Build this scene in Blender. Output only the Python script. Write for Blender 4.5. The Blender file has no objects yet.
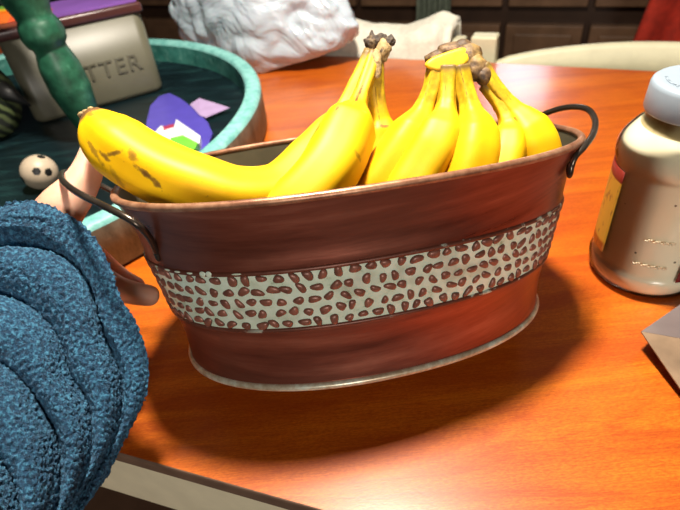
import bpy, bmesh, math, random
import numpy as np
from mathutils import Vector, Matrix, noise
random.seed(7); np.random.seed(7)
S = bpy.context.scene
CZ = 1.068                      # camera height above the floor; table top at 0.75
TH, RO, F = math.radians(38), math.radians(6.5), 511.0
ct, st, cr, sr = math.cos(TH), math.sin(TH), math.cos(RO), math.sin(RO)
# ------------------------------------------------------------- camera
cam_d = bpy.data.cameras.new('camera'); cam = bpy.data.objects.new('camera', cam_d); S.collection.objects.link(cam)
r0, u0, f0 = Vector((1, 0, 0)), Vector((0, st, ct)), Vector((0, ct, -st))
right = r0 * cr - u0 * sr; up = r0 * sr + u0 * cr
m = Matrix((right, up, -f0)).transposed().to_4x4(); m.translation = (0, 0, CZ)
cam.matrix_world = m
cam_d.sensor_width = 36; cam_d.lens = F / 680 * 36; cam_d.clip_start = 0.02
cam_d.dof.use_dof = True; cam_d.dof.focus_distance = 0.31; cam_d.dof.aperture_fstop = 11
S.camera = cam
S.view_settings.view_transform = 'Standard'; S.view_settings.look = 'None'
S.view_settings.gamma = 1; S.view_settings.exposure = 0.0
# ------------------------------------------------------------- light
w = bpy.data.worlds.new('world'); S.world = w; w.use_nodes = True
w.node_tree.nodes['Background'].inputs[0].default_value = (.75, .8, 1, 1)
w.node_tree.nodes['Background'].inputs[1].default_value = .015
def area(name, loc, target, size, power, col, spread=180):
    l = bpy.data.lights.new(name, 'AREA'); l.shape = 'DISK'; l.size = size; l.energy = power; l.color = col
    l.spread = math.radians(spread)
    o = bpy.data.objects.new(name, l); S.collection.objects.link(o); o.location = loc
    o.rotation_euler = (Vector(target) - Vector(loc)).to_track_quat('-Z', 'Y').to_euler()
    return o
area('pendant_lamp', (.02, .43, 1.80), (0, .35, .75), .12, 29, (1, .91, .78))
area('back_glare_light', (.96, 2.45, 1.42), (.3, .8, .8), .32, 2.6, (.90, .90, 1))  # unseen bright source at the back, placed to glare in the tabletop
area('front_fill', (.25, -1.65, 1.50), (.05, .3, .85), .7, 19, (1, .93, .85))  # added fill from behind the lens for the tub front and jar
# ------------------------------------------------------------- helpers
def at(px, py, z=None, d=None):
    """point seen at a photo pixel, on height z (relative to the lens) or at depth d"""
    x, y = (px - 340) / F, (py - 255) / F
    x, y = x * cr - y * sr, x * sr + y * cr
    v = Vector((x, ct - y * st, -st - y * ct))
    v = v * d if d is not None else v * (z / v.z)
    return v + Vector((0, 0, CZ))
TZ = -.318
def T(px, py, h=0): return at(px, py, z=TZ + h)

def lnk(o, parent=None):
    S.collection.objects.link(o)
    if parent is not None: o.parent = parent; o.matrix_parent_inverse = parent.matrix_basis.inverted()
    return o
def obj(name, bm, mats, parent=None, smooth=True):
    me = bpy.data.meshes.new(name)
    bmesh.ops.recalc_face_normals(bm, faces=bm.faces)
    bm.to_mesh(me); bm.free()
    for mm in (mats if isinstance(mats, (list, tuple)) else [mats]): me.materials.append(mm)
    for p in me.polygons: p.use_smooth = smooth
    return lnk(bpy.data.objects.new(name, me), parent)
def mark(o, label=None, cat=None, group=None, kind=None):
    for k, v in (('label', label), ('category', cat), ('group', group), ('kind', kind)):
        if v: o[k] = v
    return o
def empty(name, loc, label, cat, group=None):
    o = bpy.data.objects.new(name, None); o.location = loc; o.empty_display_size = .02; lnk(o)
    return mark(o, label, cat, group)
def rings(bm, R, close=True, cap0=False, cap1=False, mat=0, uvs=None):
    V = [[bm.verts.new(p) for p in r] for r in R]; n = len(R[0]); fs = []
    for i in range(len(R) - 1):
        for j in range(n if close else n - 1):
            k = (j + 1) % n
            f = bm.faces.new((V[i][j], V[i][k], V[i + 1][k], V[i + 1][j])); f.material_index = mat; fs.append((f, i, j))
    if cap0: f = bm.faces.new(V[0]); f.material_index = mat
    if cap1: f = bm.faces.new(V[-1]); f.material_index = mat
    if uvs is not None:
        L = bm.loops.layers.uv.verify()
        for f, i, j in fs:
            for l, (a, b) in zip(f.loops, ((i, j), (i, j + 1), (i + 1, j + 1), (i + 1, j))):
                l[L].uv = uvs(a, b)
    return V
def box(bm, c, s, M=None, bev=0, mat=0):
    r = bmesh.ops.create_cube(bm, size=1)
    vs = r['verts']
    for v in vs:
        v.co = Vector((v.co.x * s[0], v.co.y * s[1], v.co.z * s[2])) + Vector(c)
        if M is not None: v.co = M @ v.co
    fs = set(f for v in vs for f in v.link_faces)
    for f in fs: f.material_index = mat
    if bev:
        es = list(set(e for v in vs for e in v.link_edges))
        bmesh.ops.bevel(bm, geom=es, offset=bev, segments=4, profile=.5, affect='EDGES')
def catmull(P, n):
    P = [np.array(p, float) for p in P]; P = [2 * P[0] - P[1]] + P + [2 * P[-1] - P[-2]]
    out = []; m_ = len(P) - 3
    for i in range(n):
        u = i / (n - 1) * m_; k = min(int(u), m_ - 1); t = u - k
        a, b, c, d = P[k:k + 4]
        out.append(.5 * (2 * b + (c - a) * t + (2 * a - 5 * b + 4 * c - d) * t * t + (3 * b - 3 * c + d - a) * t ** 3))
    return out
def sweep(bm, path, rad, nseg=12, sec=None, mat=0, uv=True, ref=(0, 0, 1), cap=True):
    """tube along path (list of 3-vectors); sec(angle,u)->scale"""
    path = [Vector(p) for p in path]; R = []
    t0 = (path[1] - path[0]).normalized(); nrm = Vector(ref) - t0 * t0.dot(Vector(ref)); nrm.normalize()
    for i, p in enumerate(path):
        a = path[max(i - 1, 0)]; b = path[min(i + 1, len(path) - 1)]
        t = (b - a).normalized(); nrm = (nrm - t * t.dot(nrm)).normalized(); bi = t.cross(nrm)
        u = i / (len(path) - 1); r = rad(u) if callable(rad) else rad
        R.append([p + (nrm * math.cos(q) + bi * math.sin(q)) * r * (sec(q, u) if sec else 1)
                  for q in [2 * math.pi * k / nseg for k in range(nseg)]])
    rings(bm, R, cap0=cap, cap1=cap, mat=mat, uvs=(lambda a, b: (a / (len(R) - 1), b / nseg)) if uv else None)
def interp(tab):
    xs, ys = zip(*tab)
    return lambda u: float(np.interp(u, xs, ys))

class NT:
    def __init__(s, name):
        s.m = bpy.data.materials.new(name); s.m.use_nodes = True; s.t = s.m.node_tree; s.N = s.t.nodes
        s.b = s.N['Principled BSDF']
    def n(s, typ, **kw):
        o = s.N.new(typ)
        for k, v in kw.items():
            if k.startswith('_'): setattr(o, k[1:], v)
            else: o.inputs[k.replace('__', ' ')].default_value = v
        return o
    def l(s, a, b): s.t.links.new(a, b)
    def ramp(s, src, stops, interp='LINEAR'):
        r = s.N.new('ShaderNodeValToRGB'); r.color_ramp.interpolation = interp
        e = r.color_ramp.elements
        while len(e) > 1: e.remove(e[-1])
        e[0].position = stops[0][0]; e[0].color = (*stops[0][1], 1)
        for p, c in stops[1:]:
            q = e.new(p); q.color = (*c, 1)
        s.l(src, r.inputs[0]); return r.outputs[0]
    def noise(s, scale, detail=4, rough=.55, vec=None, dist=0, stretch=None, coord='Object', rot=None):
        if vec is None:
            tc = s.N.new('ShaderNodeTexCoord'); vec = tc.outputs[coord]
        if stretch or rot:
            mp = s.N.new('ShaderNodeMapping'); s.l(vec, mp.inputs[0])
            if stretch: mp.inputs['Scale'].default_value = stretch
            if rot: mp.inputs['Rotation'].default_value = rot
            vec = mp.outputs[0]
        t = s.n('ShaderNodeTexNoise', Scale=scale, Detail=detail, Roughness=rough, Distortion=dist); s.l(vec, t.inputs['Vector'])
        return t.outputs['Fac']
    def mix(s, f, a, b, typ='MIX'):
        x = s.N.new('ShaderNodeMixRGB'); x.blend_type = typ
        for v, i in ((f, 0), (a, 1), (b, 2)):
            if hasattr(v, 'is_linked'): s.l(v, x.inputs[i])
            else: x.inputs[i].default_value = v if i == 0 else (*v, 1)
        return x.outputs[0]
    def math(s, op, a, b=0.0, c=None):
        x = s.N.new('ShaderNodeMath'); x.operation = op
        for v, i in ((a, 0), (b, 1), (c, 2)):
            if v is None: continue
            if hasattr(v, 'is_linked'): s.l(v, x.inputs[i])
            else: x.inputs[i].default_value = v
        return x.outputs[0]
    def bump(s, h, strength=.3, dist=.001):
        b = s.n('ShaderNodeBump', Strength=strength, Distance=dist); s.l(h, b.inputs['Height']); s.l(b.outputs[0], s.b.inputs['Normal'])
    def set(s, col=None, rough=None, metal=None, **kw):
        for k, v in (('Base Color', col), ('Roughness', rough), ('Metallic', metal)):
            if v is None: continue
            if hasattr(v, 'is_linked'): s.l(v, s.b.inputs[k])
            else: s.b.inputs[k].default_value = (*v, 1) if k == 'Base Color' else v
        for k, v in kw.items(): s.b.inputs[k.replace('_', ' ')].default_value = v
        return s.m
def simple(name, col, rough=.5, metal=0, var=.25, scale=40, bump=.0, **kw):
    t = NT(name); nz = t.noise(scale)
    c = t.ramp(nz, [(.3, tuple(x * (1 - var) for x in col)), (.7, tuple(min(1, x * (1 + var)) for x in col))])
    if bump: t.bump(nz, bump, .002)
    return t.set(c, rough, metal, **kw)

# ------------------------------------------------------------- materials
t = NT('orange_wood')
ROT = (0, 0, math.radians(22))
g1 = t.noise(9, 6, .6, stretch=(1, 9, 1), rot=ROT, dist=.6); g2 = t.noise(60, 5, .6, stretch=(1, 14, 1), rot=ROT)
g3 = t.noise(320, 3, .6, stretch=(1, 3, 1), rot=ROT); g4 = t.noise(4, 3)
c = t.ramp(g1, [(.3, (.33, .040, .002)), (.5, (.52, .088, .003)), (.7, (.68, .145, .005))])
c = t.mix(.5, c, t.ramp(g2, [(.38, (.20, .022, .002)), (.62, (.74, .19, .008))]))
c = t.mix(.30, c, t.ramp(g3, [(.4, (.24, .03, .003)), (.6, (.85, .27, .02))]))
g5 = t.noise(5, 5, .7, stretch=(.6, 6, 1), rot=(0, 0, math.radians(27)), dist=1.0)
c = t.mix(.35, c, t.ramp(g4, [(.35, (.42, .06, .003)), (.65, (.62, .14, .006))]))
c = t.mix(t.ramp(g5, [(.40, (.5,) * 3), (.52, (0,) * 3)]), c, (.30, .03, .003))
c = t.mix(t.ramp(g5, [(.56, (0,) * 3), (.70, (.35,) * 3)]), c, (.80, .24, .01))
t.bump(g3, .08, .0005)
M_wood = t.set(c, .33, 0, Coat_Weight=.35, Coat_Roughness=.16)
M_edge = simple('dark_wood_edge', (.16, .10, .07), .35)
M_cream = simple('cream_paint', (.88, .80, .56), .45, var=.06)
M_chair = simple('cream_chair_paint', (.62, .58, .40), .45, var=.06)
M_floor = simple('brown_floor', (.16, .085, .05), .4, scale=8)
M_cab = simple('dark_walnut', (.045, .022, .012), .45, scale=12)
M_cab2 = simple('walnut_panel', (.20, .11, .06), .4, scale=12)
M_wall = simple('tan_wall', (.16, .12, .09), .8, var=.05)

t = NT('aged_copper_paint')
n1 = t.noise(30, 6, .65, stretch=(.25, .25, 2.5)); n2 = t.noise(9, 4, .6); n3 = t.noise(260, 3, .7)
c = t.ramp(n1, [(.3, (.14, .036, .024)), (.55, (.33, .095, .058)), (.75, (.52, .19, .12))])
c = t.mix(t.ramp(n2, [(.42, (0, 0, 0)), (.62, (.6, .6, .6))]), c, (.26, .09, .055))
c = t.mix(t.ramp(n3, [(.74, (0, 0, 0)), (.78, (.8, .8, .8))]), c, (.38, .22, .13))
t.bump(n1, .15, .0008)
M_cop = t.set(c, t.ramp(n1, [(.3, (.26,) * 3), (.7, (.40,) * 3)]), .65)
t = NT('rolled_rim_copper')
n1 = t.noise(70, 5, .7); n3 = t.noise(200, 3)
c = t.ramp(n1, [(.35, (.24, .10, .055)), (.55, (.42, .21, .12)), (.75, (.60, .36, .22))])
t.bump(n3, .1, .0005)
M_rim = t.set(c, .36, .45)
t = NT('chipped_copper_bead')
n1 = t.noise(55, 5, .7); n2 = t.noise(14, 2)
c = t.ramp(n1, [(.3, (.12, .035, .02)), (.7, (.22, .075, .045))])
k = t.math('MULTIPLY', t.ramp(n1, [(.56, (0,) * 3), (.60, (1,) * 3)]), t.ramp(n2, [(.5, (0,) * 3), (.58, (1,) * 3)]))
c = t.mix(k, c, (.62, .68, .55))
M_bead = t.set(c, .4, .3)
t = NT('tan_and_mint_foot_bead')
n1 = t.noise(60, 4, .7, stretch=(1, 1, 1))
c = t.ramp(n1, [(.38, (.50, .38, .24)), (.5, (.66, .58, .42)), (.62, (.80, .84, .68))])
M_foot = t.set(c, .32, .3)
t = NT('mint_band_paint')
n1 = t.noise(90, 5, .7); n2 = t.noise(25, 3)
c = t.ramp(n1, [(.30, (.36, .44, .28)), (.40, (.72, .84, .64)), (.6, (.84, .95, .78))])
c = t.mix(t.ramp(n2, [(.6, (0,) * 3), (.75, (.6,) * 3)]), c, (.28, .22, .12))
t.bump(n1, .25, .001)
M_mint = t.set(c, .35, .1)
M_peb = simple('copper_pebble', (.27, .105, .07), .38, .2, var=.35, scale=150)
M_pebd = simple('dark_pebble_outline', (.045, .022, .014), .6, 0)
M_in = simple('olive_tub_lining', (.10, .085, .05), .42, .3, var=.25, scale=30)
M_wire = simple('dark_bronze_wire', (.09, .07, .055), .25, .75, var=.3, scale=60)

def banana_mat(name, seed=0, marks=(), speck=.5, olive=.75):
    """marks: (px0, py0, px1, py1, depth, half width in mm, strength), dark bruises and gap lines between two points of the peel"""
    t = NT(name)
    tc = t.N.new('ShaderNodeTexCoord'); uv = t.N.new('ShaderNodeSeparateXYZ'); t.l(tc.outputs['UV'], uv.inputs[0]); U, V = uv.outputs[0], uv.outputs[1]
    mp = t.N.new('ShaderNodeMapping'); t.l(tc.outputs['Object'], mp.inputs[0]); mp.inputs['Location'].default_value = (seed, seed * .7, 0)
    nb = t.noise(28, 3, vec=mp.outputs[0]); nf = t.noise(300, 3, .6, vec=mp.outputs[0]); nm = t.noise(170, 4, .65, vec=mp.outputs[0]); nl = t.noise(7, 2, vec=mp.outputs[0])
    c = t.ramp(nb, [(.3, (.80, .43, .002)), (.7, (.90, .54, .003))])
    c = t.mix(t.ramp(nl, [(.5, (0,) * 3), (.65, (.5,) * 3)]), c, (.74, .42, .01))
    c = t.mix(t.ramp(U, [(.66, (0,) * 3), (.80, (olive,) * 3)]), c, t.ramp(nm, [(.4, (.40, .26, .015)), (.6, (.66, .46, .02))]))
    # brown lines on the ridges of the neck and thin ones on the body
    vr = t.math('ABSOLUTE', t.math('SINE', t.math('MULTIPLY_ADD', V, 15.708, .4 + seed)))
    ln = t.math('MULTIPLY', t.ramp(vr, [(.0, (1,) * 3), (.22, (0,) * 3)]), t.ramp(nm, [(.50, (0,) * 3), (.58, (1,) * 3)]))
    ln = t.math('MULTIPLY', ln, t.ramp(U, [(.60, (0,) * 3), (.70, (.9,) * 3)]))
    c = t.mix(ln, c, (.12, .055, .015))
    c = t.mix(t.ramp(U, [(.012, (1,) * 3), (.03, (0,) * 3)]), c, (.16, .08, .03))
    c = t.mix(t.ramp(U, [(.955, (0,) * 3), (.985, (.9,) * 3)]), c, (.16, .10, .04))
    c = t.mix(t.ramp(nf, [(.70, (0,) * 3), (.75, (speck,) * 3)]), c, (.38, .18, .02))
    tot = None
    for (x0, y0, x1, y1, d, hw, s_) in marks:
        a, b = at(x0, y0, d=d), at(x1, y1, d=d); m_ = t.n('ShaderNodeMapping'); m_.vector_type = 'TEXTURE'
        L = max((b - a).length / 2, .001); m_.inputs['Location'].default_value = (a + b) / 2
        X_ = (b - a).normalized(); Z_ = f0 - X_ * f0.dot(X_); Z_.normalize(); Y_ = Z_.cross(X_)
        m_.inputs['Rotation'].default_value = Matrix((X_, Y_, Z_)).transposed().to_euler(); m_.inputs['Scale'].default_value = (L * 1.25, hw / 750, .03)
        t.l(tc.outputs['Object'], m_.inputs[0]); ln_ = t.N.new('ShaderNodeVectorMath'); ln_.operation = 'LENGTH'; t.l(m_.outputs[0], ln_.inputs[0])
        dd = t.math('ADD', ln_.outputs['Value'], t.math('MULTIPLY', t.math('SUBTRACT', nm, .5), 2.2))
        kk = t.math('MULTIPLY', t.ramp(dd, [(.0, (1,) * 3), (.55, (.8,) * 3), (.95, (0,) * 3)]), s_)
        tot = kk if tot is None else t.math('MAXIMUM', tot, kk)
    if tot is not None: c = t.mix(tot, c, (.11, .045, .012))
    t.bump(nb, .12, .002)
    return t.set(c, .5, 0, Specular_IOR_Level=.35, Subsurface_Weight=.05, Subsurface_Radius=(.01, .006, .001), Subsurface_Scale=.4)

t = NT('dry_banana_crown')
n1 = t.noise(160, 5, .7); n0 = t.noise(45, 3)
c = t.ramp(n1, [(.35, (.02, .012, .008)), (.5, (.10, .06, .035)), (.62, (.32, .22, .11))])
c = t.mix(t.ramp(n0, [(.45, (0,) * 3), (.55, (.7,) * 3)]), c, (.06, .045, .035))
t.bump(n1, .8, .002); M_crown = t.set(c, .75)
t = NT('tan_banana_stump')
n1 = t.noise(140, 5, .7)
c = t.ramp(n1, [(.35, (.06, .035, .015)), (.48, (.42, .28, .12)), (.65, (.60, .43, .20))])
t.bump(n1, .8, .002); M_stump = t.set(c, .75)
t = NT('brown_banana_crown')
n1 = t.noise(150, 5, .7); n0 = t.noise(50, 3)
c = t.ramp(n1, [(.35, (.035, .02, .012)), (.5, (.14, .075, .03)), (.65, (.34, .21, .09))])
c = t.mix(t.ramp(n0, [(.5, (0,) * 3), (.62, (.6,) * 3)]), c, (.40, .26, .06))
t.bump(n1, .6, .0015); M_crown2 = t.set(c, .6)
t = NT('yellow_cut_stem')
n1 = t.noise(130, 4, .6)
c = t.ramp(n1, [(.30, (.40, .22, .02)), (.42, (.80, .46, .01)), (.7, (.86, .55, .02))])
t.bump(n1, .3, .001); M_ystem = t.set(c, .5)

t = NT('blue_fleece')
n1 = t.noise(420, 4, .7); n2 = t.noise(20, 3)
c = t.ramp(n1, [(.38, (.001, .005, .016)), (.5, (.006, .050, .115)), (.64, (.08, .31, .48))])
c = t.mix(.3, c, t.ramp(n2, [(.3, (.006, .03, .08)), (.7, (.02, .11, .22))]))
t.bump(n1, 1.0, .004)
M_fleece = t.set(c, .95, 0, Sheen_Weight=.3, Sheen_Roughness=.4)
M_fleece.node_tree.nodes['Principled BSDF'].inputs['Sheen Tint'].default_value = (.3, .65, 1, 1)
t = NT('skin')
n1 = t.noise(30, 4); n2 = t.noise(350, 3)
c = t.ramp(n1, [(.3, (.66, .33, .22)), (.7, (.80, .47, .33))])
t.bump(n2, .15, .0008)
M_skin = t.set(c, .5, 0, Subsurface_Weight=.25, Subsurface_Radius=(.012, .004, .002), Subsurface_Scale=.5)
M_nail = simple('fingernail', (.80, .50, .40), .25, var=.03)

t = NT('teal_washed_wood')
n1 = t.noise(22, 6, .7); n2 = t.noise(90, 5, .7)
c = t.ramp(n1, [(.35, (.02, .12, .10)), (.55, (.05, .24, .20)), (.7, (.13, .36, .31))])
c = t.mix(t.ramp(n2, [(.5, (0,) * 3), (.7, (.5,) * 3)]), c, (.22, .46, .40))
t.bump(n2, .2, .002); M_teal = t.set(c, .45)
t = NT('teal_rim_paint')
n1 = t.noise(60, 5, .7)
c = t.ramp(n1, [(.35, (.12, .38, .35)), (.6, (.26, .58, .54))]); t.bump(n1, .3, .002); M_tealrim = t.set(c, .5)
t = NT('worn_grey_green_wood')
n1 = t.noise(35, 6, .7, stretch=(1, 1, .5))
c = t.ramp(n1, [(.35, (.09, .11, .08)), (.55, (.20, .23, .18)), (.7, (.28, .36, .30))]); t.bump(n1, .3, .002); M_trayout = t.set(c, .6)
t = NT('shaded_dark_green_wood')  # near-black floor colour holds the shade inside the tray
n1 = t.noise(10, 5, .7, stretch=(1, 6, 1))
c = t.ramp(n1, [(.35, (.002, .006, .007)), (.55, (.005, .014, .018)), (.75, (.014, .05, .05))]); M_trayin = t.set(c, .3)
t = NT('green_post_paint')
n1 = t.noise(45, 5, .65)
c = t.ramp(n1, [(.35, (.008, .045, .025)), (.6, (.02, .11, .06)), (.75, (.06, .21, .13))]); M_post = t.set(c, .4)

# ------------------------------------------------------------- the room
bm = bmesh.new(); box(bm, (0, 1.5, -.05), (6, 6.5, .1)); mark(obj('floor', bm, M_floor, smooth=False), kind='structure')
far = Vector((.313 + .158, .912 - 1.154, 0)).normalized()           # direction of the far table edge
nrm = Vector((-far.y, far.x, 0))
def FR(x, y, z):                                                     # frame along the far edge
    return Vector((.08, 1.03, 0)) + far * x + nrm * y + Vector((0, 0, z))
def frbox(bm, x0, x1, y0, y1, z0, z1, bev=0, mat=0):
    M = Matrix((far, nrm, Vector((0, 0, 1)))).transposed().to_4x4(); M.translation = Vector((.08, 1.03, 0))
    box(bm, ((x0 + x1) / 2, (y0 + y1) / 2, (z0 + z1) / 2), (x1 - x0, y1 - y0, z1 - z0), M, bev, mat)
bm = bmesh.new(); frbox(bm, -2.8, 2.6, 1.85, 1.95, 0, 2.4); mark(obj('wall_back', bm, M_wall, smooth=False), kind='structure')

# table
tb = empty('dining_table', (0, .6, 0), 'orange-stained glossy wooden dining table with cream painted apron', 'table')
near = [T(119, 454), T(310, 508)]
nd = (near[1] - near[0]).normalized()
P = [near[0] - nd * .95, near[0] + nd * 1.15]
q = [Vector((-.158, 1.154, .75)), Vector((.313, .912, .75)), Vector((.534, .79, .75))]
outline = [P[0], P[1], q[2] + (q[2] - q[1]).normalized() * .42, q[2], q[1], q[0], q[0] + (q[0] - q[1]).normalized() * .95]
def slab(bm, out, z0, z1, mat=0):
    lo = [bm.verts.new((p.x, p.y, z0)) for p in out]; hi = [bm.verts.new((p.x, p.y, z1)) for p in out]
    fs = [bm.faces.new(hi), bm.faces.new(list(reversed(lo)))]
    n = len(out)
    for i in range(n): fs.append(bm.faces.new((lo[i], lo[(i + 1) % n], hi[(i + 1) % n], hi[i])))
    for f in fs: f.material_index = mat
    return fs
cen = sum(outline, Vector()) / len(outline)
def inset(p, k): v = (cen - p); v.z = 0; return p + v.normalized() * k
bm = bmesh.new()
rings(bm, [[(inset(p, k).x, inset(p, k).y, z) for p in outline] for z, k in ((.737, .0018), (.7385, 0), (.7480, 0), (.7495, .0010), (.75, .0022))], cap0=True, cap1=True)
for f in bm.faces:
    f.normal_update()
    f.material_index = 0 if len(f.verts) > 4 and f.calc_center_median().z > .745 else 1
obj('tabletop', bm, [M_wood, M_edge], tb, smooth=False)
ins = [inset(p, .006) for p in outline]
bm = bmesh.new()
for i in range(len(ins)):
    a, b = ins[i], ins[(i + 1) % len(ins)]
    dd = (b - a).normalized(); pn = Vector((-dd.y, dd.x, 0)) * .02
    slab(bm, [a, b, b + pn, a + pn], .672, .737)
obj('apron', bm, M_cream, tb, smooth=False)
for i in (0, 1, 2, 6):
    p = inset(outline[i], .07); bm = bmesh.new()
    R = []
    for z, r in ((0, .018), (.1, .022), (.3, .03), (.52, .034), (.56, .025), (.58, .036), (.73, .036)):
        R.append([(p.x + r * math.cos(a * math.pi / 8), p.y + r * math.sin(a * math.pi / 8), z) for a in range(16)])
    rings(bm, R, cap0=True, cap1=True); obj('leg', bm, M_cream, tb)

# sideboard behind
sb = empty('sideboard', FR(0, 1.2, 0), 'dark brown wooden sideboard with drawers along the back wall', 'sideboard')
bm = bmesh.new(); frbox(bm, -2.2, 2.2, 1.25, 1.83, .06, .88, .006); obj('body', bm, M_cab, sb, smooth=False)
bm = bmesh.new(); frbox(bm, -2.25, 2.25, 1.2, 1.84, .88, .92, .006); obj('top', bm, M_cab2, sb, smooth=False)
for i in range(13):
    x0 = -1.995 + i * .30
    for z0, z1, nm in ((.555, .70, 'drawer'), (.715, .86, 'drawer'), (.08, .49, 'door')):
        bm = bmesh.new(); frbox(bm, x0 + .012, x0 + .288, 1.215, 1.26, z0, z1, .005)
        frbox(bm, x0 + .045, x0 + .255, 1.205, 1.25, z0 + .03, z1 - .03, .006)
        obj(nm, bm, M_cab2, sb, smooth=False)

# chairs at the far side
def make_chair(x, y, label, wid=.45, rail_top=.86, copy_of=None):
    c0 = empty('dining_chair', FR(x, y + .2, 0), label, 'chair', 'cream dining chairs beyond the table')
    bm = bmesh.new(); frbox(bm, x - .22, x + .22, y - .40, y, .43, .465, .012); obj('seat', bm, M_chair, c0)
    for sx in (-1, 1):
        bm = bmesh.new(); sweep(bm, [FR(x + sx * .2, y - .37, 0), FR(x + sx * .19, y - .37, .43)], interp([(0, .014), (1, .019)]), 12); obj('leg', bm, M_chair, c0)
        bm = bmesh.new(); frbox(bm, x + sx * wid / 2 - .0235, x + sx * wid / 2 + .0235, y - .017, y + .017, 0, rail_top, .004); obj('back_post', bm, M_chair, c0, smooth=False)
    for k in range(3):
        xx = x - .12 + .12 * k
        bm = bmesh.new(); sweep(bm, [FR(xx, y, .46), FR(xx, y + .004, rail_top - .06)], .009, 10); obj('spindle', bm, M_chair, c0)
    bm = bmesh.new(); R = []                                          # arched crest rail
    for i in range(25):
        s = i / 24; xx = x - wid / 2 + .02 + s * (wid - .04); zt = rail_top - .048 + .030 * math.sin(math.pi * s) ** .6; zb = zt - .08
        yy = y + .045 * math.sin(math.pi * s)
        R.append([FR(xx, yy - .011, zb), FR(xx, yy + .011, zb), FR(xx, yy + .012, zt - .006), FR(xx, yy + .004, zt), FR(xx, yy - .004, zt), FR(xx, yy - .012, zt - .006)])
    rings(bm, R, cap0=True, cap1=True); obj('crest_rail', bm, M_chair, c0)
make_chair(.535, .045, 'cream wooden chair with arched crest rail right of the towel, beyond the table', .60, .785)
make_chair(-.03, .075, 'cream wooden chair mostly hidden under the white fleece towel', .40, .77)

# towel over the second chair
M_towel = simple('white_fleece', (.68, .65, .55), .95, var=.10, scale=90, bump=.8)
bm = bmesh.new(); nx, ns = 70, 40; R = []
prof = [(-.075, -.10), (-.068, -.03), (-.05, .008), (0, .024), (.04, .008), (.06, -.05), (.07, -.2), (.075, -.28)]
pc = catmull([(a, b, 0) for a, b in prof], ns)
tx = interp([(0, .035), (.15, .05), (.35, .035), (.6, .0), (.78, .0), (.93, .02), (1, .012)])
for i in range(nx):
    s = i / (nx - 1); x = -.30 + s * .475; r = []
    for a in pc:
        q3 = FR(x, .075 + a[0] * (1 if .03 < s < .97 else .8), .768 + tx(s) + a[1])
        dn = noise.noise(q3 * 14) * .010 + noise.noise(q3 * 45) * .004
        r.append(q3 + Vector((dn * .3, -dn, dn)))
    back = [p + nrm * (.012 if k < ns / 2 else -.012) - Vector((0, 0, .01)) for k, p in enumerate(r)][::-1]
    R.append(r + back)
rings(bm, R, cap0=True, cap1=True)
mark(obj('towel', bm, M_towel), 'white fleece towel draped over a chair back beyond the table', 'towel')

# plastic bag on the far left of the table
t = NT('white_plastic_film')
n1 = t.noise(9, 3, .5, dist=1.5)
t.bump(n1, .7, .03)
M_bag = t.set((.54, .62, .70), .22, 0, Transmission_Weight=.12, Subsurface_Weight=.1)
bm = bmesh.new(); bmesh.ops.create_icosphere(bm, subdivisions=6, radius=1)
bc = T(283, 50) + nrm * -.055
for v in bm.verts:
    d = v.co.normalized(); a = 1 + .22 * noise.noise(d * 1.6 + Vector((3, 1, 2))) + .16 * abs(noise.noise(d * 3.0)) + .012 * noise.noise(d * 9)
    p = Vector((d.x * .175 * a, d.y * .09 * a, max(d.z * .15 * a, -.07)))
    if p.x > 0: p.z *= max(.25, 1 - 3.4 * max(0, p.x - .03))
    v.co = bc + far * (p.x + .0) + nrm * p.y + Vector((0, 0, p.z + .07))
mark(obj('plastic_bag', bm, M_bag), 'crumpled white plastic bag on the far edge of the table', 'bag')

# red cloth and grey-green cloth in the background
def drape(name, x0, x1, y, ztop, zbot, mat, label, cat, slope=0, topw=1.0):
    bm = bmesh.new(); R = []; n = 40
    for k in range(24):
        v = k / 23; r1 = []; r2 = []
        for i in range(n):
            s = i / (n - 1); xm = (x0 + x1) / 2; wv = topw + (1 - topw) * v
            x = xm + (x0 + s * (x1 - x0) - xm) * wv + slope * (1 - v)
            yy = y - .022 * math.sin(s * 19 + v) * (.4 + .6 * v) - .01 * noise.noise(Vector((x * 6, v * 3, 0)))
            z = ztop + (zbot - ztop) * v
            r1.append(FR(x, yy - .012, z)); r2.append(FR(x, yy + .012, z))
        R.append(r1 + r2[::-1])
    rings(bm, R, cap0=True, cap1=True)
    return mark(obj(name, bm, mat), label, cat)
drape('hanging_cloth', -.22, -.09, 1.17, .95, .50, simple('grey_green_cloth', (.16, .19, .14), .9), 'grey-green cloth hanging over the edge of the sideboard', 'cloth')
drape('red_cloth', .52, 1.0, .95, 1.2, .36, simple('dark_red_cloth', (.50, .03, .012), .85), 'dark red cloth hanging at the right in front of the sideboard', 'cloth', slope=.1, topw=.9)

# ------------------------------------------------------------- tray and its contents
TC = Vector((-.50, .733, .75)); RO_, RI = .412, .388
tr = empty('round_tray', TC, 'large round teal-green wooden tray with raised rim and turned post, on the table', 'tray')
def circ(r, z, n=128, c=TC): return [(c.x + r * math.cos(2 * math.pi * k / n), c.y + r * math.sin(2 * math.pi * k / n), c.z + z) for k in range(n)]
bm = bmesh.new(); rings(bm, [circ(RO_ - .004, .0005), circ(RO_, .006), circ(RO_, .054)]); rings(bm, [circ(.01, .0005), circ(RO_ - .004, .0005)], cap0=True)
obj('tray_wall', bm, M_trayout, tr)
bm = bmesh.new(); rings(bm, [circ(RO_, .054), circ(RO_ - .002, .058), circ(RO_ - .005, .06), circ(RI + .005, .06), circ(RI + .002, .058), circ(RI, .054)]); obj('tray_rim', bm, M_tealrim, tr)
bm = bmesh.new(); rings(bm, [circ(RI, .054), circ(RI, .022)]); obj('inner_wall', bm, M_teal, tr)
bm = bmesh.new(); rings(bm, [circ(RI, .022), circ(RI - .004, .018), circ(.01, .018)], cap1=True); obj('tray_floor', bm, M_trayin, tr)
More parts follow.
